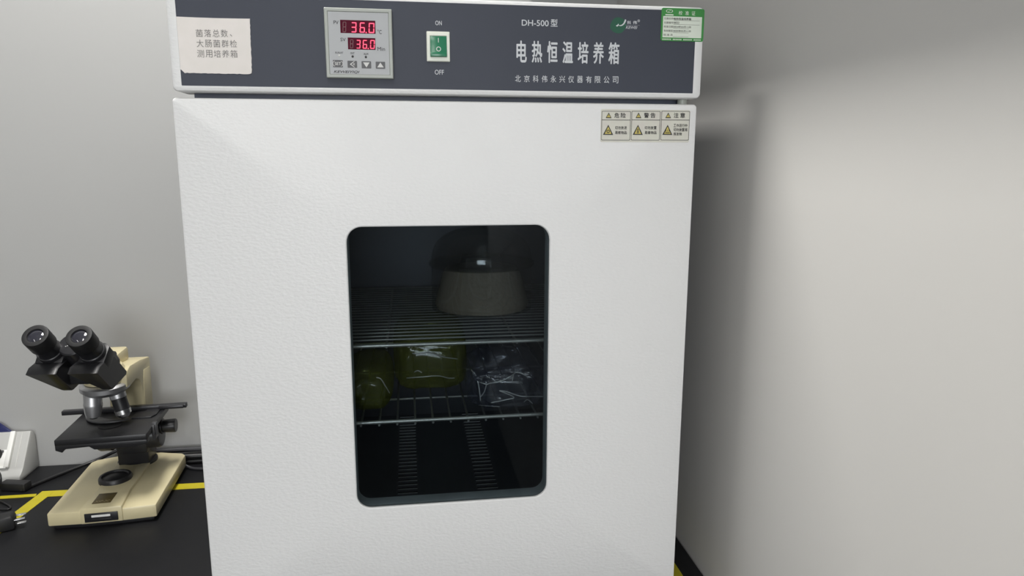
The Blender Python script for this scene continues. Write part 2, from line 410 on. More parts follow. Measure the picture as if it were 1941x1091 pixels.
lg.face([lg.bm.verts.new((cx + .0098 * math.cos(a * .2618) + .0006 * math.sin(3 * a * .2618), Y1 + .0001, cz + .0092 * math.sin(a * .2618))) for a in range(24)])
lg.use(M['print'])
sw = [(1167.5, 48.5), (1169, 47.5), (1170.5, 47), (1172, 44.5), (1173, 47), (1175, 48), (1179, 46.5), (1182, 43.5), (1184, 38.5), (1185, 36.5), (1187, 37.5),
      (1186.5, 40.5), (1184, 45), (1181, 48), (1177, 49.5), (1174, 49), (1172.5, 47.7), (1171.5, 49.5), (1169.5, 50.5)]
lg.face([lg.bm.verts.new((F(*p)[0], Y1 - .0001, F(*p)[1])) for p in sw])
ftext(lg, '科', 1189, 39.2, 1196, 46, Y1, .02); ftext(lg, '伟', 1200, 39.2, 1207.5, 46, Y1, .02)
ftext(lg, 'KEWEI', 1186.5, 49, 1208, 55, Y1, .015, .25); ftext(lg, '®', 1208.5, 36.8, 1213, 42, Y1, .01)
x0, x1, z0, z1 = fbox(1185.5, 47.3, 1213, 47.9); flat(lg, x0, x1, z0, z1, Y1)
lo_ = lg.build('logo', None, pan); lo_['label'] = 'green and white maker emblem with lettering'

# temperature controller
tx0, tx1, tz0, tz1 = 0.1716, 0.2471, .0237 + Zc, .0998 + Zc
tc = MB()
tc.loft([rrect(tx0, tx1, tz0, tz1, .001, .0004), rrect(tx0, tx1, tz0, tz1, .001, -.0055), rrect(tx0 + .0008, tx1 - .0008, tz0 + .0008, tz1 - .0008, .001, -.0066),
         rrect(tx0 + .0036, tx1 - .0036, tz0 + .0036, tz1 - .0036, .0006, -.0066), rrect(tx0 + .0042, tx1 - .0042, tz0 + .0042, tz1 - .0042, .0006, -.0055)], True, True)
tco = tc.build('temperature_controller', M['bezel'], inc); tco['label'] = 'grey temperature controller with red digits'
fp = MB(); plate(fp, tx0 + .0043, tx1 - .0043, tz0 + .0043, tz1 - .0043, -.0054, -.0057, .0005); fp.build('faceplate', M['face'], tco)
Y2 = -.0059
def CB(px0, py0, px1, py1):      # controller features: pixel box on the plane of its face
    a = at(px0, py0, 1, Y2); b = at(px1, py1, 1, Y2); return a.x, b.x, b.z, a.z
DIG = {'3': 'abcdg', '6': 'acdefg', '0': 'abcdef', '8': 'abcdefg'}
def seven(mb, ch_, x0, x1, z0, z1, y, t):
    w_, h_ = x1 - x0, z1 - z0; m_ = (z0 + z1) / 2; g = t * .28
    S = dict(a=(x0 + g, x1 - g, z1 - t, z1), d=(x0 + g, x1 - g, z0, z0 + t), g=(x0 + g, x1 - g, m_ - t / 2, m_ + t / 2),
             f=(x0, x0 + t, m_ + g, z1 - g), b=(x1 - t, x1, m_ + g, z1 - g), e=(x0, x0 + t, z0 + g, m_ - g), c=(x1 - t, x1, z0 + g, m_ - g))
    for k in DIG[ch_]:
        a, b, c, d = S[k]; i = t * .35
        if b - a > d - c: pts = [(a, (c + d) / 2), (a + i, c), (b - i, c), (b, (c + d) / 2), (b - i, d), (a + i, d)]
        else: pts = [((a + b) / 2, c), (b, c + i), (b, d - i), ((a + b) / 2, d), (a, d - i), (a, c + i)]
        sk = lambda p: Vector((p[0] + (p[1] - z0) * .06, y, p[1]))
        mb.face([mb.bm.verts.new(sk(p)) for p in pts])
for (wb, digs, dot, ghost) in (((644.5, 37.5, 712, 64), [('3', 665, 42, 675.5, 61.5), ('6', 681, 42.5, 691.5, 62), ('0', 698, 43.2, 709.3, 62.8)], (693, 60.5, 695.2, 62.7), (648.5, 41, 656, 61)),
                               ((659, 71, 712, 94.5), [('3', 674.8, 75.5, 683, 92), ('6', 687, 75.7, 695.5, 92.3), ('0', 701, 75.8, 710, 92.6)], (697, 91, 699, 93), (662.5, 74.5, 669.5, 91.5))):
    d = MB(); x0, x1, z0, z1 = CB(*wb); plate(d, x0, x1, z0, z1, -.0056, -.0060, .0002)
    do = d.build('display', M['lcd'], tco); do['label'] = 'dark red display window with lit digits'
    s = MB(); s.use(M['led'])
    for (c_, a, b_, cc, dd) in digs:
        x0, x1, z0, z1 = CB(a, b_, cc, dd); seven(s, c_, x0, x1, z0, z1, -.0061, .00112 if wb[3] < 70 else .00092)
    x0, x1, z0, z1 = CB(*dot); flat(s, x0, x1, z0, z1, -.0061)
    s.use(M['ledoff']); x0, x1, z0, z1 = CB(*ghost); seven(s, '8', x0, x1, z0, z1, -.0061, .0008)
    s.build('display_digits', None, tco)
tl = MB()
def ct(s_, a, b_, c_, d_, off=.004, sh=0.0):
    x0, x1, z0, z1 = CB(a, b_, c_, d_); text(tl, s_, x0, x1, z0, z1, Y2, off, sh)
ct('PV', 632, 38.8, 641.8, 45.8); ct('SV', 645.2, 71.5, 655.3, 78.3); ct('°C', 715.3, 56.3, 723.7, 64.5); ct('Min', 715.3, 89, 729.8, 96.3)
ct('RUN/AT', 635.5, 97.8, 650.8, 101.8, .01); ct('OUT', 664.2, 98.8, 672, 102.8, .01); ct('ALM', 689.2, 100.2, 698, 104.3, .01)
ct('KEWEIYIQI', 632.6, 133.2, 681.8, 139.6, .02, .3)
tl.build('lettering', M['dark'], tco)
for (px, py, lit) in ((643, 105.5, 1), (668.4, 107, 0), (693.5, 108, 0)):
    c = at(px, py, 1, Y2)
    k = MB(); k.lathe([(.0013, 0), (.0013, .0003), (.0008, .0006)], Matrix.Translation((c.x, -.0057, c.z)) @ Matrix.Rotation(R(90), 4, 'X'), 14)
    k.build('indicator_lamp', M['keymark'] if lit else M['dark'], tco)
for i, (a, b_, c_, d_) in enumerate(((631, 113.5, 650, 127.5), (658.5, 115, 677, 128.5), (685.2, 115.8, 703.8, 129.6), (712, 116.8, 730.3, 130.4))):
    x0, x1, z0, z1 = CB(a, b_, c_, d_); k = MB(); k.use(M['key']); plate(k, x0, x1, z0, z1, -.0056, -.0061, .0006)
    k.use(M['keymark']); y = -.0062; cx, cz = (x0 + x1) / 2, (z0 + z1) / 2
    if i == 0:
        text(k, 'SET', cx - .0035, cx + .0035, cz - .0017, cz + .0017, y, .015)
        for sgn in (-1, 1):
            for j in range(9):
                a0, a1 = R(90 + sgn * (20 + j * 15.5)), R(90 + sgn * (20 + (j + 1) * 15.5)); ox = cx - sgn * .0022
                k.face([k.bm.verts.new((ox + r_ * math.cos(q) * 1.0, y, cz + r_ * math.sin(q) * .92)) for r_, q in ((.0036, a0), (.0036, a1), (.0031, a1), (.0031, a0))])
    elif i == 1:
        for sgn in (-1, 1):
            k.face([k.bm.verts.new(p) for p in ((cx - .0028, y, cz), (cx + .0020, y, cz + sgn * .0034), (cx + .0030, y, cz + sgn * .0034), (cx - .0012, y, cz))])
        text(k, '«', cx + .0006, cx + .0030, cz - .0012, cz + .0012, y, .01)
    elif i == 2: k.face([k.bm.verts.new(p) for p in ((cx, y, cz - .0030), (cx + .0037, y, cz + .0026), (cx - .0037, y, cz + .0026))])
    else: k.face([k.bm.verts.new(p) for p in ((cx, y, cz + .0030), (cx - .0037, y, cz - .0024), (cx + .0037, y, cz - .0024))])
    ko = k.build('button', None, tco)
    ko['label'] = ['grey key marked SET', 'grey key with a left arrow', 'grey key with a downward triangle', 'grey key with an upward triangle'][i]

# rocker switch
sx0, sx1, sz0, sz1 = .2859, .3127, .0443 + Zc, .0777 + Zc
s = MB(); s.loft([rrect(sx0, sx1, sz0, sz1, .001, .0004), rrect(sx0, sx1, sz0, sz1, .001, -.002), rrect(sx0 + .001, sx1 - .001, sz0 + .001, sz1 - .001, .001, -.003),
                  rrect(sx0 + .0036, sx1 - .0032, sz0 + .0045, sz1 - .0045, .0006, -.003), rrect(sx0 + .0036, sx1 - .0032, sz0 + .0045, sz1 - .0045, .0006, -.0015)], True, True)
swo = s.build('power_switch', M['cream'], inc); swo['label'] = 'pale switch bezel with a green rocker'
k = MB(); a0, a1 = sx0 + .0042, sx1 - .0038
prof = [(-.0016, sz1 - .005), (-.0030, sz1 - .0052), (-.0040, sz1 - .011), (-.0064, sz0 + .0095), (-.0074, sz0 + .0085), (-.0074, sz0 + .0052), (-.0016, sz0 + .005)]
k.prism(prof, 0, a0, a1, .0004); k.build('rocker', M['green'], swo)
k = MB(); mx = (a0 + a1) / 2
def rz(z):     # rocker face depth at height z
    t = (sz1 - .0052 - z) / (.0058); 
    if t < 1: return -.0030 - .0010 * t - .0001
    return -.0040 - .0024 * min(1, (sz1 - .011 - z) / ((sz1 - .011) - (sz0 + .0095))) - .0002
for zA, zB in ((sz1 - .0072, sz1 - .0105), (sz1 - .0105, sz1 - .0125)):
    k.face([k.bm.verts.new(p) for p in ((mx - .0004, rz(zA), zA), (mx + .0004, rz(zA), zA), (mx + .0004, rz(zB), zB), (mx - .0004, rz(zB), zB))])
zc = sz0 + .0135
for j in range(20):
    q0, q1 = 2 * math.pi * j / 20, 2 * math.pi * (j + 1) / 20
    k.face([k.bm.verts.new((mx + r_ * math.cos(q), rz(zc + r_ * math.sin(q)), zc + r_ * math.sin(q))) for r_, q in ((.0028, q0), (.0028, q1), (.0019, q1), (.0019, q0))])
k.build('switch_mark', M['keymark'], swo)

# paper label, torn along its right and bottom edges
pl = MB(); pts = []
xs0, xs1, zs0, zs1 = .0127, .0905, .0266 + Zc, .0862 + Zc
for i in range(13): pts.append((xs0 + (xs1 - xs0) * i / 12, zs1 - .0004 * math.sin(i / 12 * 3.1)))
for i in range(1, 24): pts.append((xs1 - .0014 * i / 24 + random.uniform(-.00035, .00025), zs1 + (zs0 + .003 - zs1) * i / 24))
pts += [(xs1 - .0018, zs0 + .0012), (xs1 - .0032, zs0 + .0002)]
for i in range(1, 30): pts.append((xs1 - .0032 - (xs1 - xs0 - .0075) * i / 29, zs0 + random.uniform(-.0003, .0003)))
pts += [(xs0 + .001, zs0 + .0032), (xs0, zs0 + .0038)]
N = len(pts)
pl.loft([[Vector((x, .0003, z)) for x, z in pts], [Vector((x, -.0006 - .0012 * max(0, (x - .084) / .006) * max(0, (zs0 + .02 - z) / .02), z)) for x, z in pts]])
po = pl.build('paper_label', M['paper'], inc); po['label'] = 'torn off-white paper label with black Chinese writing'
k = MB(); yl = -.0009
for s_, x, y, n, dy in (('菌落总数', 371, 55.8, 4, .1), ('大肠菌群检', 372.5, 75.2, 5, .15), ('测用培养箱', 373.5, 94.5, 5, .1)):
    for i, g in enumerate(s_):
        ftext(k, g, x + i * 15.8, y + dy * i, x + i * 15.8 + 14.2, y + dy * i + 14.6, yl, -.004)
ftext(k, '、', 436, 65, 440.5, 69.5, yl, 0)
k.build('label_writing', M['grey'], po)

# green calibration sticker
gx0, gx1, gz0, gz1 = .5684, .6228, .0742 + Zc, .1122 + Zc
g = MB(); g.use(M['stgreen']); plate(g, gx0, gx1, gz0, gz1, .0004, -.0003, .0025)
gw = (gx0 + .0022, gx1 - .0028, gz0 + .0040, gz1 - .0094)
g.use(M['stwhite']); plate(g, *gw, -.0002, -.0004, .0004)
go = g.build('calibration_sticker', None, inc); go['label'] = 'green and white calibration certificate sticker'
k = MB(); k.use(M['stwhite']); yg = -.0006
for i, c_ in enumerate('校准证'): text(k, c_, gx0 + .0215 + i * .0082, gx0 + .0262 + i * .0082, gz1 - .0078, gz1 - .0030, yg, .004)
for dx in (0, .0026):   # emblem: two interlocked rings of a swoosh
    for j in range(16):
        q0, q1 = R(20 + j * 17), R(20 + (j + 1) * 17)
        if dx: q0, q1 = q0 + math.pi, q1 + math.pi
        k.face([k.bm.verts.new((gx0 + .0085 + dx + r_ * math.cos(q), yg, gz1 - .0036 + r_ * .62 * math.sin(q))) for r_, q in ((.0030, q0), (.0030, q1), (.0022, q1), (.0022, q0))])
flat(k, gx0 + .0048, gx0 + .0150, gz1 - .0086, gz1 - .0072, yg)
for i in range(26):
    if i % 7 != 6: flat(k, gx0 + .0022 + i * .0019, gx0 + .0035 + i * .0019, gz0 + .0012, gz0 + .0026, yg)
k.use(M['grey'])
rows = [('仪器名称', '电热恒温培养箱'), ('仪器编号', '18022'), ('校准日期', '2024年03月12日'), ('有效期至', '2025年03月11日'), ('校 准 员', None)]
for i, (a, b_) in enumerate(rows):
    zt = gw[3] - .0015 - i * .0047
    k.use(M['grey']); text(k, a, gw[0] + .0012, gw[0] + .0128, zt - .0025, zt, yg, .004)
    k.use(M['dark'])
    if b_: text(k, b_, gw[0] + .0132, gw[0] + (.0205 if i == 1 else .0355), zt - (.0027 if i == 0 else .0023), zt, yg, .012 if i == 0 else .004)
    k.use(M['grey']); flat(k, gw[0] + .0132, gw[1] - (.0030 if i < 2 else .0165), zt - .0033, zt - .0030, yg)
k.build('sticker_writing', None, go)
# warning stickers
wx0, wx1, wz0, wz1 = .4962, .6105, -.0466 + Zc, -.0072 + Zc
wv = MB(); plate(wv, wx0, wx1, wz0, wz1, .0003, -.0003, .002)
wo = wv.build('warning_sticker', M['warn'], inc); wo['label'] = 'pale yellowish strip of three warning panels'
k = MB(); yw = -.0006; k.use(M['dark'])
heads = ['危险', '警告', '注意']; body = [['切勿放进', '易燃物品'], ['切勿放置', '易爆物品'], ['工作运行中', '切勿放置易', '挥发物']]
for i, (a, b_, c_, d_) in enumerate(((1139.8, 209.6, 1195, 266.8), (1196.3, 209.6, 1251, 266.7), (1252.6, 209.8, 1306.5, 266.2))):
    x0, x1, z0, z1 = fbox(a, b_, c_, d_)
    x0, x1 = F((a + 0), 240)[0], F(c_ - .3, 240)[0]; z0, z1 = F(a, 265.5)[1], F(a, 210.2)[1]
    k.use(M['dark'])
    k.loft([rrect(x0, x1, z0, z1, .0012, yw, 4), rrect(x0 + .0005, x1 - .0005, z0 + .0005, z1 - .0005, .0010, yw, 4)], False, False)
    zl = F(a, 227)[1]; flat(k, x0, x1, zl - .0003, zl + .0003, yw)
    for (cx, zb, zt, w_) in ((x0 + .0088, F(a, 223.6)[1], F(a, 213)[1], .0074), (x0 + .0086, F(a, 255.4)[1], F(a, 236.3)[1], .0130)):
        k.use(M['dark']); tri(k, cx, zb, zt, w_, yw)
        k.use(M['yellow']); tri(k, cx, zb + .0008 + w_ * .03, zt - .0015 - w_ * .05, w_ * .66, yw - .0001)
        k.use(M['dark'])
        if w_ < .01:
            flat(k, cx - .0003, cx + .0003, zb + .0024, zt - .0030, yw - .0002); flat(k, cx - .0003, cx + .0003, zb + .0013, zb + .0018, yw - .0002)
        elif i == 0:
            for j in range(14):
                q0, q1 = 2 * math.pi * j / 14, 2 * math.pi * (j + 1) / 14; ro = .0019 if j % 2 else .0023
                k.face([k.bm.verts.new((cx + r_ * math.cos(q), yw - .0002, zb + .0042 + r_ * math.sin(q))) for r_, q in ((ro, q0), (ro, q1), (.0011, q1), (.0011, q0))])
        elif i == 1:
            for dz in (.0020, .0035, .0050, .0064): flat(k, cx - .0017 + dz * .1, cx + .0017 - dz * .1, zb + dz, zb + dz + .0010, yw - .0002)
        else:
            for dz in (.0018, .0029): flat(k, cx - .0030, cx + .0030, zb + dz, zb + dz + .0006, yw - .0002)
            for dx in (-.002, 0, .002): flat(k, cx + dx - .0003, cx + dx + .0003, zb + .004, zb + .0066, yw - .0002)
    hx = 1164.5 + i * 56.2
    for j, g_ in enumerate(heads[i]): ftext(k, g_, hx + j * 12.2, 213.6, hx + j * 12.2 + 9, 223.4, yw, .014)
    bx, n = (1165.5 + i * 56.3, 2) if i < 2 else (1276.5, 3)
    for r_, ln in enumerate(body[i]):
        yy = (239 + r_ * 9.3) if i < 2 else (234.8 + r_ * 8)
        for j, g_ in enumerate(ln):
            ftext(k, g_, bx + j * 5.75 if i < 2 else bx + j * 5.3, yy, (bx + j * 5.75 + 5.0) if i < 2 else (bx + j * 5.3 + 4.7), yy + 6, yw, .012)
k.build('warning_print', None, wo)

# door with window
DX0, DX1, DZ0, DZ1 = 0.0, 0.62, -.66 + Zc, 0.0 + Zc
QX0, QX1, QZ0, QZ1, QR = .1857, .4343, -.5123 + Zc, -.1478 + Zc, .0185
d = MB()
d.loft([rrect(QX0, QX1, QZ0, QZ1, QR, .010), rrect(QX0, QX1, QZ0, QZ1, QR, .0012), rrect(QX0 - .0012, QX1 + .0012, QZ0 - .0012, QZ1 + .0012, QR + .001, 0),
        rrect(DX0 + .004, DX1 - .004, DZ0 + .004, DZ1 - .004, .004, 0), rrect(DX0 + .0012, DX1 - .0012, DZ0 + .0012, DZ1 - .0012, .004, .0012),
        rrect(DX0, DX1, DZ0, DZ1, .0045, .004), rrect(DX0, DX1, DZ0, DZ1, .0045, .026), rrect(QX0, QX1, QZ0, QZ1, QR, .026)], False, False, True)
doo = d.build('door', M['coat'], inc)
# reveal behind the outer pane
d = MB(); e = .0008
d.loft([rrect(QX0, QX1, QZ0, QZ1, QR, .0085), rrect(QX0 + e, QX1 - e, QZ0 + e, QZ1 - e, QR - .003, .0095), rrect(QX0 + e, QX1 - e, QZ0 + e, QZ1 - e, QR - .003, .027),
        rrect(QX0, QX1, QZ0, QZ1, QR, .027)], False, False, True)
d.build('window_reveal', M['tunnel'], doo)
d = MB(); d.loft([rrect(QX0 + .0003, QX1 - .0003, QZ0 + .0003, QZ1 - .0003, QR, .0075), rrect(QX0 + .0003, QX1 - .0003, QZ0 + .0003, QZ1 - .0003, QR, .0035)])
d.build('window_pane', M['pane'], doo)
d = MB(); d.loft([rrect(DX0 + .03, DX1 - .03, DZ0 + .035, DZ1 - .03, .01, .026), rrect(DX0 + .03, DX1 - .03, DZ0 + .035, DZ1 - .03, .01, .0298),
                  rrect(DX0 + .05, DX1 - .05, DZ0 + .055, DZ1 - .05, .01, .0298), rrect(DX0 + .05, DX1 - .05, DZ0 + .055, DZ1 - .05, .01, .026)], False, False)
d.build('door_gasket', M['gasket'], doo)
MB().lathe([(.006, -.002), (.006, .0105)], Matrix.Translation((.607, .02, Zc)), 18).build('hinge_pin', M['bezel'], inc)
MB().box(.6236, .6275, .018, .026, .0905 + Zc, .1005 + Zc, .0012).build('side_catch', M['black'], inc)

# ------------------------------------------------------------------ wire shelves
def shelf(z, rods_along_x, label):
    t = thing('wire_shelf', label, 'shelf', (.31, .28, z + Zc), 0, 'wire shelves in the incubator')
    x0, x1, y0, y1 = CX0 + .006, CX1 - .006, .07, .49
    f = MB(); r_ = .0026
    for y in (y0, y1): f.tube([(x0, y, z + Zc), (x1, y, z + Zc)], r_)
    for x in (x0, x1): f.tube([(x, y0, z + Zc), (x, y1, z + Zc)], r_)
    f.build('rim', M['rail'], t)
    g = MB()
    if rods_along_x:
        n = 22
        for i in range(1, n): g.tube([(x0, y0 + (y1 - y0) * i / n, z + Zc + .003), (x1, y0 + (y1 - y0) * i / n, z + Zc + .003)], .0013, 6)
        for x in (.2265, .404): g.tube([(x, y0 - .001, z + Zc - .002), (x, y1, z + Zc - .002)], .0018, 6)
    else:
        for i in range(18):
            x = .1155 + i * .0245
            if x < x1 - .004: g.tube([(x, y0 - .001, z + Zc - .0042), (x, y1, z + Zc - .0042)], .0016, 6)
        for y in (.18, .32): g.tube([(x0, y, z + Zc - .007), (x1, y, z + Zc - .007)], .0018, 6)
    g.build('grid', M['wire'], t)
    return t
shelf(-.3144, True, 'upper wire shelf in the incubator, under the clear domed cover')
shelf(-.4223, False, 'lower wire shelf in the incubator, carrying the plastic bags')

# ------------------------------------------------------------------ things in the chamber
def pillow(name, x0, x1, y0, y1, z0, z1, m, seed, amp, label, cat, group=None, p=0.55, creases=0, crease_m=None):
    rnd = random.Random(seed); k = bmesh.new()
    bmesh.ops.create_icosphere(k, subdivisions=6, radius=1.0)
    ph = [(Vector((rnd.uniform(-1, 1), rnd.uniform(-1, 1), rnd.uniform(-1, 1))).normalized(), rnd.uniform(2.5, 13), rnd.uniform(0, 6)) for _ in range(12)]
    for v in k.verts:
        n = v.co.normalized()
        q = Vector([math.copysign(abs(c) ** p, c) for c in n])
        dsp = sum(abs(math.sin(f * n.dot(a) + o_)) for a, f, o_ in ph) / 12 - .6
        q *= 1 + amp * dsp
        v.co = Vector((x0 + (q.x + 1) / 2 * (x1 - x0), y0 + (q.y + 1) / 2 * (y1 - y0), max(z0, z0 + (q.z + 1) / 2 * (z1 - z0))))
    mb = MB(); mb.use(m); mb.merge(k, None, True)
    if creases:
        mb.use(crease_m)
        from mathutils.bvhtree import BVHTree
        bv = BVHTree.FromBMesh(mb.bm)
        for pl_ in creases:                       # folds on the film, their highlights put in as white ridges
            pts_ = []
            for p_ in catmull([(a, c, 0) for a, c in pl_], 6):
                d_ = ray(p_.x, p_.y).normalized(); h_ = bv.ray_cast(CAM, d_)
                if h_[0] is not None: pts_.append(h_[0] - d_ * .0005)
            if len(pts_) > 3: mb.tube(pts_, [.0003] + [.0008] * (len(pts_) - 2) + [.0003], 6)
    o = mb.build(name)
    return tag(o, label, cat, group)
ZU, ZL = -.3144 + Zc + .0044, -.4223 + Zc + .0027
def cr(pts, y): return pts
pillow('plastic_bag', .338, .455, .076, .22, ZL, ZL + .064, M['bagclear'], 3, .20, 'crinkled clear plastic bag at the right of the lower wire shelf', 'bag', 'plastic bags in the incubator', .5,
       [cr([(905, 721), (908, 735), (911, 760)], .078), cr([(908, 723), (922, 728), (928, 726), (950, 722), (972, 710), (976, 706)], .080), cr([(971, 722), (975, 707), (985, 706), (998, 712)], .085),
        cr([(946, 740), (960, 742), (985, 750), (1000, 751), (1032, 751)], .079), cr([(946, 740), (974, 752), (960, 757), (930, 763)], .078), cr([(922, 728), (918, 742), (911, 752)], .078),
        cr([(896, 766), (915, 768), (948, 770)], .077), cr([(993, 762), (1000, 757), (1010, 765), (1016, 773)], .078), cr([(893, 700), (903, 712)], .085)], M['bagglint'])
pillow('plastic_bag', .232, .345, .16, .34, ZL + .001, ZL + .098, M['bagyellow'], 11, .16, 'yellow-green bag sagging in the middle of the lower wire shelf', 'bag', 'plastic bags in the incubator', .5,
       [cr([(770, 716), (800, 714), (830, 712), (850, 716), (862, 716)], .162), cr([(785, 705), (792, 702), (800, 706)], .162), cr([(781, 669), (790, 670), (815, 668), (840, 676), (868, 680)], .18)], M['bagglint'])
pillow('plastic_bag', .165, .232, .085, .23, ZL, ZL + .066, M['bagyellow'], 23, .18, 'yellow-green bag against the left edge of the door window', 'bag', 'plastic bags in the incubator', .6,
       [cr([(713, 715), (722, 718), (731, 732), (739, 745)], .10)], M['bagglint'])
jar = thing('domed_cover', 'clear domed cover over a pale bundle on the upper wire shelf', 'cover', (.375, .28, ZU))
mj = Matrix.Translation((.377, .28, ZU))
MB().lathe([(.082, 0), (.082, .070), (.084, .074), (.082, .079), (.0815, .088), (.079, .098), (.073, .109), (.062, .119), (.045, .127), (.022, .132), (.001, .133)], mj, 48).build('dome', M['dome'], jar)
MB().lathe([(.0835, .0700), (.0862, .072), (.0862, .076), (.0835, .078)], mj, 48).build('rim_ring', M['dome'], jar)
k = MB(); k.lathe([(.074, .001), (.077, .008), (.071, .030), (.064, .055), (.059, .066), (.045, .069), (.001, .069)], mj, 40); bo = k.build('pale_bundle', M['bundle'])
tag(bo, 'pale cloth bundle under the clear domed cover', 'bundle')

# ------------------------------------------------------------------ microscope
AX = Vector((-0.287, 0.4835, T))
mic = thing('microscope', 'ivory binocular microscope with black eyepieces and stage left of the incubator', 'microscope', AX, R(3.6))
ML = ROOT[mic]
class MM(MB):                 # meshes drawn in the microscope's own frame
    def build(s, name, m=None, parent=None, **kw):
        s.bm.transform(ML); return MB.build(s, name, m, parent, **kw)
outl = [(-.087, -.121), (-.034, -.1245), (.034, -.1245), (.087, -.121), (.088, .092), (.080, .103), (.035, .118), (-.035, .118), (-.080, .103), (-.088, .092)]
MM().prism([(x * .93, y * .95 - .001) for x, y in outl], 2, 0, .009, .002).build('foot_pad', M['black'], mic)
base = MM().prism(outl, 2, .008, .032, .003).build('base', M['ivory'], mic)
k = MM(); k.prism([(-.0335, -.1265), (.0335, -.1265), (.0285, -.060), (.030, -.02), (.030, .10), (-.030, .10), (-.030, -.02), (-.0285, -.060)], 2, .009, .0375, .002)
k.build('front_panel', M['ivory'], base)
k = MM(); k.box(-.0265, .0265, -.1285, -.126, .0125, .0285, .001); so = k.build('slider_switch', M['black'], base)
k = MM(); k.box(-.015, .015, -.1295, -.1283, .0215, .0255, .0004); k.build('slider', M['devlight'], base)
k = MM(); k.box(-.016, .016, -.1292, -.1283, .0150, .0185, .0005); k.build('slider_slot', M['rubber'], base)
k = MM(); k.box(-.0195, .0105, -.110, -.072, .0374, .0381, .0002); npo = k.build('nameplate', M['brass'], base); npo['label'] = 'brown metal nameplate'
k = MM(); k.use(M['brass2'])
mt = Matrix.Translation((0, 0, .0363)) @ Matrix.Rotation(R(-90), 4, 'X')
text(k, 'XSP-2C', -.0165, .0075, -.1065, -.0995, 0, 0, .2, Matrix(((1, 0, 0, 0), (0, 0, -1, 0), (0, 1, 0, .0384), (0, 0, 0, 1))) @ Matrix(((1, 0, 0, 0), (0, 1, 0, 0), (0, 0, -1, 0), (0, 0, 0, 1))))
k.build('nameplate_lettering', None, base)
MM().lathe([(.0285, .036), (.0285, .0425), (.0265, .0455), (.023, .0455), (.0215, .043), (.018, .0425), (.015, .0440), (.001, .0440)], Matrix.Translation((-.011, -.012, 0)), 40).build('lamp_ring', M['black'], mic)
# pillar under the stage, focus knobs
k = MM(); k.lathe([(.036, .0318), (.036, .036), (.030, .038)], Matrix.Translation((.002, .080, 0)), 32)
k.box(-.026, .031, .052, .108, .035, .145, .004); k.box(-.020, .036, .030, .080, .066, .135, .005)
k.build('pillar', M['black'], mic)
for sg in (-1, 1):
    mk = Matrix.Translation((sg * .030 + .003, .052, .098)) @ Matrix.Rotation(R(90) * sg, 4, 'Y')
    ko = MM().lathe([(.020, 0), (.027, .002), (.027, .022), (.025, .026), (.018, .027)], mk, 32).build('focus_knob', M['blackm'], mic)
MM().lathe([(.015, 0), (.015, .012), (.0125, .013), (.0135, .034), (.0125, .036)], Matrix.Translation((.050, .052, .112)) @ Matrix.Rotation(R(90), 4, 'Y'), 28).build('stage_knob', M['blackm'], mic)
MM().lathe([(.020, .100), (.024, .106), (.024, .128), (.018, .136)], Matrix.Translation((0, 0, 0)), 28).build('condenser', M['black'], mic)
# stage
k = MM()
k.prism([(-.0735, -.093), (.0735, -.093), (.0735, .058), (-.0735, .058)], 2, .1415, .1525, .0015)
k.prism([(-.0735, .1418), (-.0735, .133), (-.063, .1285), (-.058, .1345), (-.020, .136), (-.012, .130), (.055, .130), (.0735, .134), (.0735, .1418)][::-1], 1, -.092, -.075, .001)
stg = k.build('stage', M['black'], mic)
k = MM(); k.lathe([(.019, .1525), (.0205, .1532), (.0195, .1536), (.0165, .1528), (.001, .1526)], Matrix.Translation((-.002, -.035, 0)), 32).build('stage_aperture', M['rubber'], stg)
k = MM(); k.box(-.108, .112, .034, .046, .1525, .1610, .0015); k.box(.062, .108, .030, .050, .1530, .1600, .002); k.build('slide_carriage', M['blackm'], stg)
k = MM()                      # crescent slide clip
out_, inn = [], []
for j in range(19):
    a = R(150 + j * 9); out_.append((-.008 + .050 * math.cos(a), .018 + .050 * math.sin(a)))
    rr_ = .030 + .012 * abs(j - 9) / 9; inn.append((-.006 + rr_ * math.cos(a), .020 + rr_ * math.sin(a)))
k.prism(out_ + inn[::-1], 2, .1550, .1575, .0005); k.build('slide_clip', M['clipm'], stg)
k = MM(); k.prism([(.026, -.01), (.060, -.01), (.066, .004), (.066, .034), (.042, .034), (.040, .022), (.026, .020)], 2, .1526, .1550, .0006); k.build('slide_holder', M['black'], stg)
k = MM(); k.box(.0720, .0770, -.056, -.034, .126, .154, .0012); k.box(.0720, .080, -.052, -.044, .134, .158, .001); k.build('vernier_post', M['clipm'], stg)
# arm
k = MM()
prof = [(.104, .142), (.108, .240), (.050, .250), (-.010, .256), (-.034, .250), (-.036, .222), (-.012, .220), (.018, .222), (.036, .214), (.046, .198), (.048, .176), (.046, .142)]
k.prism(prof, 0, -.0275, .0335, .003); arm = k.build('arm', M['ivory'], mic)
k = MM(); k.prism([(.050, .152), (.096, .152), (.099, .222), (.062, .226), (.056, .210)], 0, .0330, .0342, .0005); k.build('arm_side_panel', M['ivory'], arm)
k = MM(); k.box(-.031, .009, -.002, .066, .248, .274, .004); k.build('head_mount', M['ivory'], mic)
k = MM(); k.lathe([(.034, .232), (.036, .236), (.036, .252), (.030, .262)], Matrix.Translation((-.008, -.020, 0)), 36); k.build('mount_ring', M['ivory'], mic)
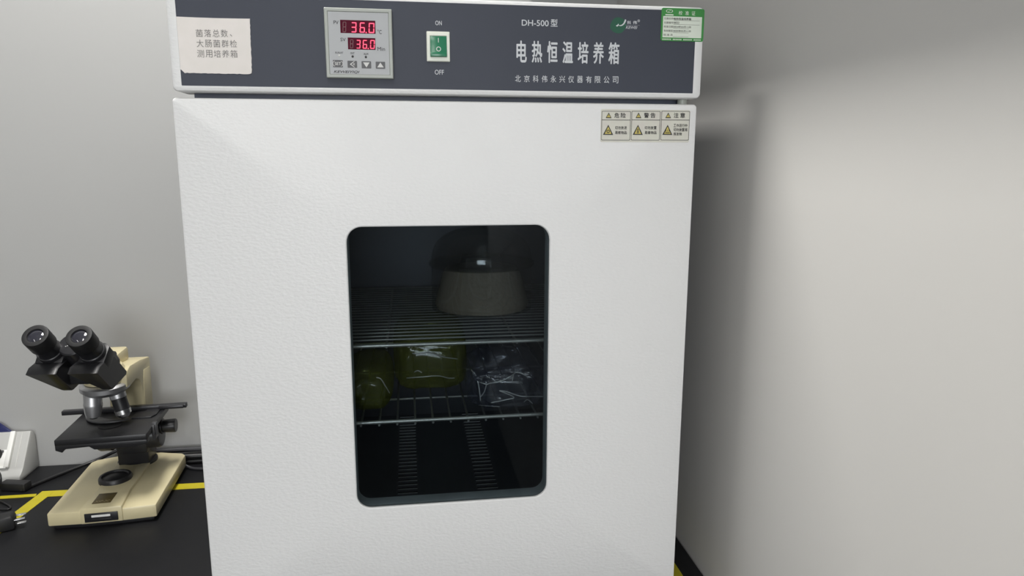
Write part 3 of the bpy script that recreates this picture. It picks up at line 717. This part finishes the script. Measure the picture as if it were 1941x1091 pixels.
# nosepiece and objectives
NC = Matrix.Translation((-.008, -.022, .2235)) @ Matrix.Rotation(R(4), 4, 'X')
k = MM(); k.lathe([(.026, -.013), (.034, -.010), (.039, -.004), (.041, -.003), (.041, .005), (.038, .008), (.026, .010)], NC, 48); nos = k.build('nosepiece', M['satin'], mic)
def objective(x, y, tx_, ty_, prof, label):
    mt_ = Matrix.Translation((x, y, .2155)) @ Matrix.Rotation(ty_, 4, 'Y') @ Matrix.Rotation(tx_, 4, 'X')
    k = MM()
    for m_, pr in prof: k.use(m_); k.lathe([(r_, -h_) for r_, h_ in pr], mt_, 28)
    o = k.build('objective', None, mic); o['label'] = label
objective(-.026, -.034, R(-4), R(2), [(M['satin'], [(.0150, -.002), (.0150, .019), (.0155, .020), (.0152, .024), (.0140, .036), (.0118, .044)]), (M['rubber'], [(.008, .044), (.0065, .047)])], 'stubby satin metal objective')
objective(.012, -.030, R(-5), R(-13), [(M['satin'], [(.0125, -.002), (.0125, .004), (.0138, .005), (.0138, .013), (.0128, .014)]), (M['black'], [(.0128, .014), (.0128, .036)]),
                                       (M['chrome'], [(.0136, .036), (.0136, .044), (.009, .049), (.0055, .052)])], 'black objective with a chrome tip')
objective(-.002, .004, R(14), R(0), [(M['black'], [(.010, -.002), (.010, .022), (.007, .028)])], 'short black objective at the rear')
# binocular head: frame turned the other way on the arm
HL = Matrix.Translation(AX) @ Matrix.Rotation(R(-3.5), 4, 'Z')
class MH(MB):
    def build(s, name, m=None, parent=None, **kw):
        s.bm.transform(HL); return MB.build(s, name, m, parent, **kw)
S2 = math.sqrt(.5)
def HF(x):                    # frame at an eyepiece: local z runs from the tube back towards the eye, local y = up-and-back
    return Matrix(((1, 0, 0, x), (0, S2, -S2, -.1665), (0, S2, S2, .3545 - x * .03), (0, 0, 0, 1)))
head = MH()
for sg in (-1, 1):
    xo, xi = (.054, .009) if sg > 0 else (-.010, -.055)
    po_ = [(-.166, .2905), (-.156, .2985), (-.110, .307), (-.106, .305), (-.062, .262), (-.065, .257), (-.118, .2475), (-.124, .2505)]
    pi_ = [(y, z) if z > .28 else (y * .93, z + .016) for y, z in po_]
    pm_ = [(-.1145 + (y + .1145) * .95, .277 + (z - .277) * .95) for y, z in po_]
    head.loft([[Vector((xo, y, z)) for y, z in pm_], [Vector((xo - .003, y, z)) for y, z in po_], [Vector((xo - .016, y, z)) for y, z in po_], [Vector((xi, y, z)) for y, z in pi_]])
    head.prism([(-.021, -.019), (.021, -.019), (.0225, .012), (.014, .0195), (-.014, .0195), (-.0225, .012)], 2, -.080, -.056, .0015, HF(sg * .033))
head.box(-.022, .022, -.125, -.020, .258, .290, .006)     # bridge to the optical axis
head.lathe([(.018, .252), (.018, .268), (.014, .276)], Matrix.Translation((0, -.012, 0)), 32)
hdo = head.build('binocular_head', M['black'], mic)
k = MH(); k.lathe([(.021, -.100), (.021, -.046), (.019, -.044), (.001, -.044)], HF(0) @ Matrix.Translation((0, .010, 0)), 36); ho = k.build('hinge_disc', M['blackm'], hdo)
k = MH()
for i, (dx, dy) in enumerate([(-.006, .004), (-.003, .0045), (-.006, .001), (-.003, .0015), (-.0055, -.002), (-.0025, -.0015), (.004, .006), (.0065, .0055), (-.008, -.003)]):
    k.box(dx, dx + .0016, dy + .008, dy + .0092, -.0441, -.0437, 0, HF(0))
k.build('scale_marks', M['keymark'], hdo)
for sg in (-1, 1):
    mh = HF(sg * .033)
    k = MH(); k.lathe([(.0200, -.056), (.0205, -.052), (.0200, -.048), (.0185, -.047), (.0185, -.029), (.0192, -.028)], mh, 36)
    tub = k.build('eye_tube', M['blackm'], mic)
    k = MH(); k.lathe([(.0185, -.030), (.0200, -.028), (.0202, -.003), (.0196, -.0006), (.0186, 0), (.0125, -.0006), (.0118, -.003), (.001, -.003)], mh, 40)
    ey = k.build('eyepiece', M['rubber'], mic)
    k = MH(); k.lathe([(.0118, -.0029), (.009, -.0016), (.005, -.0008), (.0005, -.0005)], mh, 28); k.build('eye_lens', M['lens'], ey)

# ------------------------------------------------------------------ cables on the bench
def cable(name, pts, r_, m, label, cat='cable', extra=None):
    mb = MB(); mb.use(m); mb.tube(catmull(pts, 8), r_, 12)
    return tag(mb.build(name, m), label, cat)
def gp(px, py, z): p = G(px, py, z); return (p.x, p.y, T + z)
pc = thing('power_cord', 'black power cord leaving the microscope towards the black connector at the left', 'cord', G(120, 897))
k = MB(); k.tube(catmull([gp(232, 848, .030), gp(212, 858, .022), gp(180, 873, .008), gp(120, 896, .0034), gp(54, 923, .0034), gp(40, 927, .006)], 8), .0034, 12); k.build('cord', M['cable'], pc)
a, b_ = Vector(gp(54, 921, .008)), Vector(gp(2, 919, .008))
k = MB(); dirv = (b_ - a); ang = math.atan2(dirv.y, dirv.x)
k.box(0, .052, -.010, .010, 0.0002, .017, .003, Matrix.Translation((a.x, a.y, T)) @ Matrix.Rotation(ang, 4, 'Z')); k.build('connector', M['rubber'], pc)
k = MB(); k.tube(catmull([gp(2, 918, .008), gp(-20, 926, .004), gp(-60, 940, .004), gp(-140, 960, .004)], 8), .0036, 12); k.build('cord', M['cable'], pc)
loop = []
c0 = Vector(gp(-12, 925, .005))
for j in range(40):
    a = 2 * math.pi * j / 20; loop.append((c0.x + .026 * math.cos(a) , c0.y - .028 + .024 * math.sin(a), T + .0235 + .017 * math.sin(a) + .0008 * j / 4))
cable('coiled_cable', loop, .0032, M['cable'], 'small coil of black cable at the left edge in front of the white device', 'cable')
cable('thin_cable', [gp(-60, 950, .002), gp(-10, 948, .002), gp(12, 955, .002), gp(20, 962, .002), gp(8, 965, .002), gp(-30, 960, .002)], .0016, M['cable'], 'thin black cable loop lying on the bench at the left edge', 'cable')
def wavy(pts): return [(x, y, T + z) for x, y, z in pts]
bc = [wavy([(-.30, .600, .0175), (-.25, .604, .0185), (-.21, .607, .0175), (-.15, .610, .016), (-.02, .610, .016)]),
      wavy([(-.27, .590, .0165), (-.235, .592, .017), (-.215, .588, .010), (-.195, .580, .003), (-.17, .572, .003), (-.10, .560, .003), (-.03, .552, .003)]),
      wavy([(-.31, .618, .0255), (-.26, .621, .0265), (-.20, .623, .026), (-.12, .622, .0245), (-.02, .622, .0245)]),
      wavy([(-.30, .598, .0055), (-.25, .603, .0055), (-.20, .609, .0055), (-.12, .612, .0055), (-.02, .612, .0055)]),
      wavy([(-.31, .625, .0075), (-.24, .627, .0085), (-.18, .629, .0085), (-.02, .628, .0085)])]
for i, (p_, r_, m_, lb) in enumerate(zip(bc, (.0058, .0028, .0055, .0052, .0078), (M['cable'], M['cable2'], M['cable2'], M['cable'], M['cable']),
        ('thick black cable in the middle of the bundle behind the microscope', 'thin grey cable slanting down from the bundle to the incubator',
         'dark grey cable on top of the bundle against the back wall', 'black cable at the bottom of the bundle nearest the microscope',
         'thickest black cable along the foot of the back wall behind the microscope'))):
    cable('bundled_cable', p_, r_, m_, lb)['group'] = 'cables behind the microscope'
# mains plug lying on the bench
pg = thing('mains_plug', 'black mains plug with steel prongs lying on the bench at the lower left', 'plug', G(18, 1000))
pc_ = G(14, 1001); pm = Matrix.Translation((pc_.x, pc_.y, T)) @ Matrix.Rotation(R(20), 4, 'Z')
k = MB(); k.prism([(-.030, .004), (-.022, .0005), (.010, .0005), (.013, .004), (.013, .021), (.008, .026), (-.018, .024), (-.030, .014)], 1, -.014, .014, .0025, pm)
k.build('plug_body', M['rubber'], pg)
for (yy, zz, tw) in ((-.009, .017, 12), (.009, .017, -12), (0, .006, 0)):
    k = MB(); k.box(.010, .028, yy - .0032, yy + .0032, zz - .0008, zz + .0008, .0003, pm); k.build('prong', M['chrome'], pg)
k = MB(); q = pm @ Vector((-.029, 0, .009)); k.tube(catmull([q, q + Vector((-.03, -.01, -.004)), q + Vector((-.08, -.02, -.0055)), q + Vector((-.16, -.03, -.0055))], 8), .0033, 12); k.build('plug_cord', M['cable'], pg)

# ------------------------------------------------------------------ white bench device at the left edge
dev = thing('benchtop_device', 'white sloped benchtop device with an open blue see-through lid at the far left', 'device', (-.62, .60, T))
DXR = -.512
k = MB(); k.prism([(.562, T + .0), (.640, T + .0), (.640, T + .070), (.632, T + .0815), (.624, T + .0835), (.580, T + .0215), (.566, T + .012)], 0, DXR - .26, DXR, .003)
ho = k.build('housing', M['devwhite'], dev)
# raised rails and tray on the sloping face
sa = Vector((0, .624 - .580, .0835 - .0215)).normalized(); nn = Vector((0, -sa.z, sa.y))
ms = Matrix(((1, 0, 0, DXR), (0, sa.y, nn.y, .580), (0, sa.z, nn.z, T + .0215), (0, 0, 0, 1)))
k = MB(); k.box(-.0345, -.0255, .004, .076, -.002, .007, .001, ms); k.box(-.0150, -.0145, .004, .074, -.002, .001, 0, ms); k.build('rail', M['devlight'], dev)
k = MB(); k.box(-.24, -.036, .006, .040, -.001, .003, .001, ms); k.box(-.24, -.030, .002, .006, -.001, .006, .001, ms); k.build('tray', M['devlight'], dev)
k = MB(); k.lathe([(.0135, 0), (.0135, .010), (.012, .012)], ms @ Matrix.Translation((-.056, .030, .003)), 24); k.build('dial', M['rubber'], dev)
k = MB(); k.box(-.044, -.0405, .034, .0385, .003, .007, .0008, ms); k.build('latch', M['key'], dev)
k = MB(); k.prism([(DXR - .25, T + .070), (DXR - .037, T + .070), (DXR - .036, T + .080), (DXR - .060, T + .102), (DXR - .25, T + .102)], 1, .628, .633, .001); k.build('lid', M['devblue'], dev)
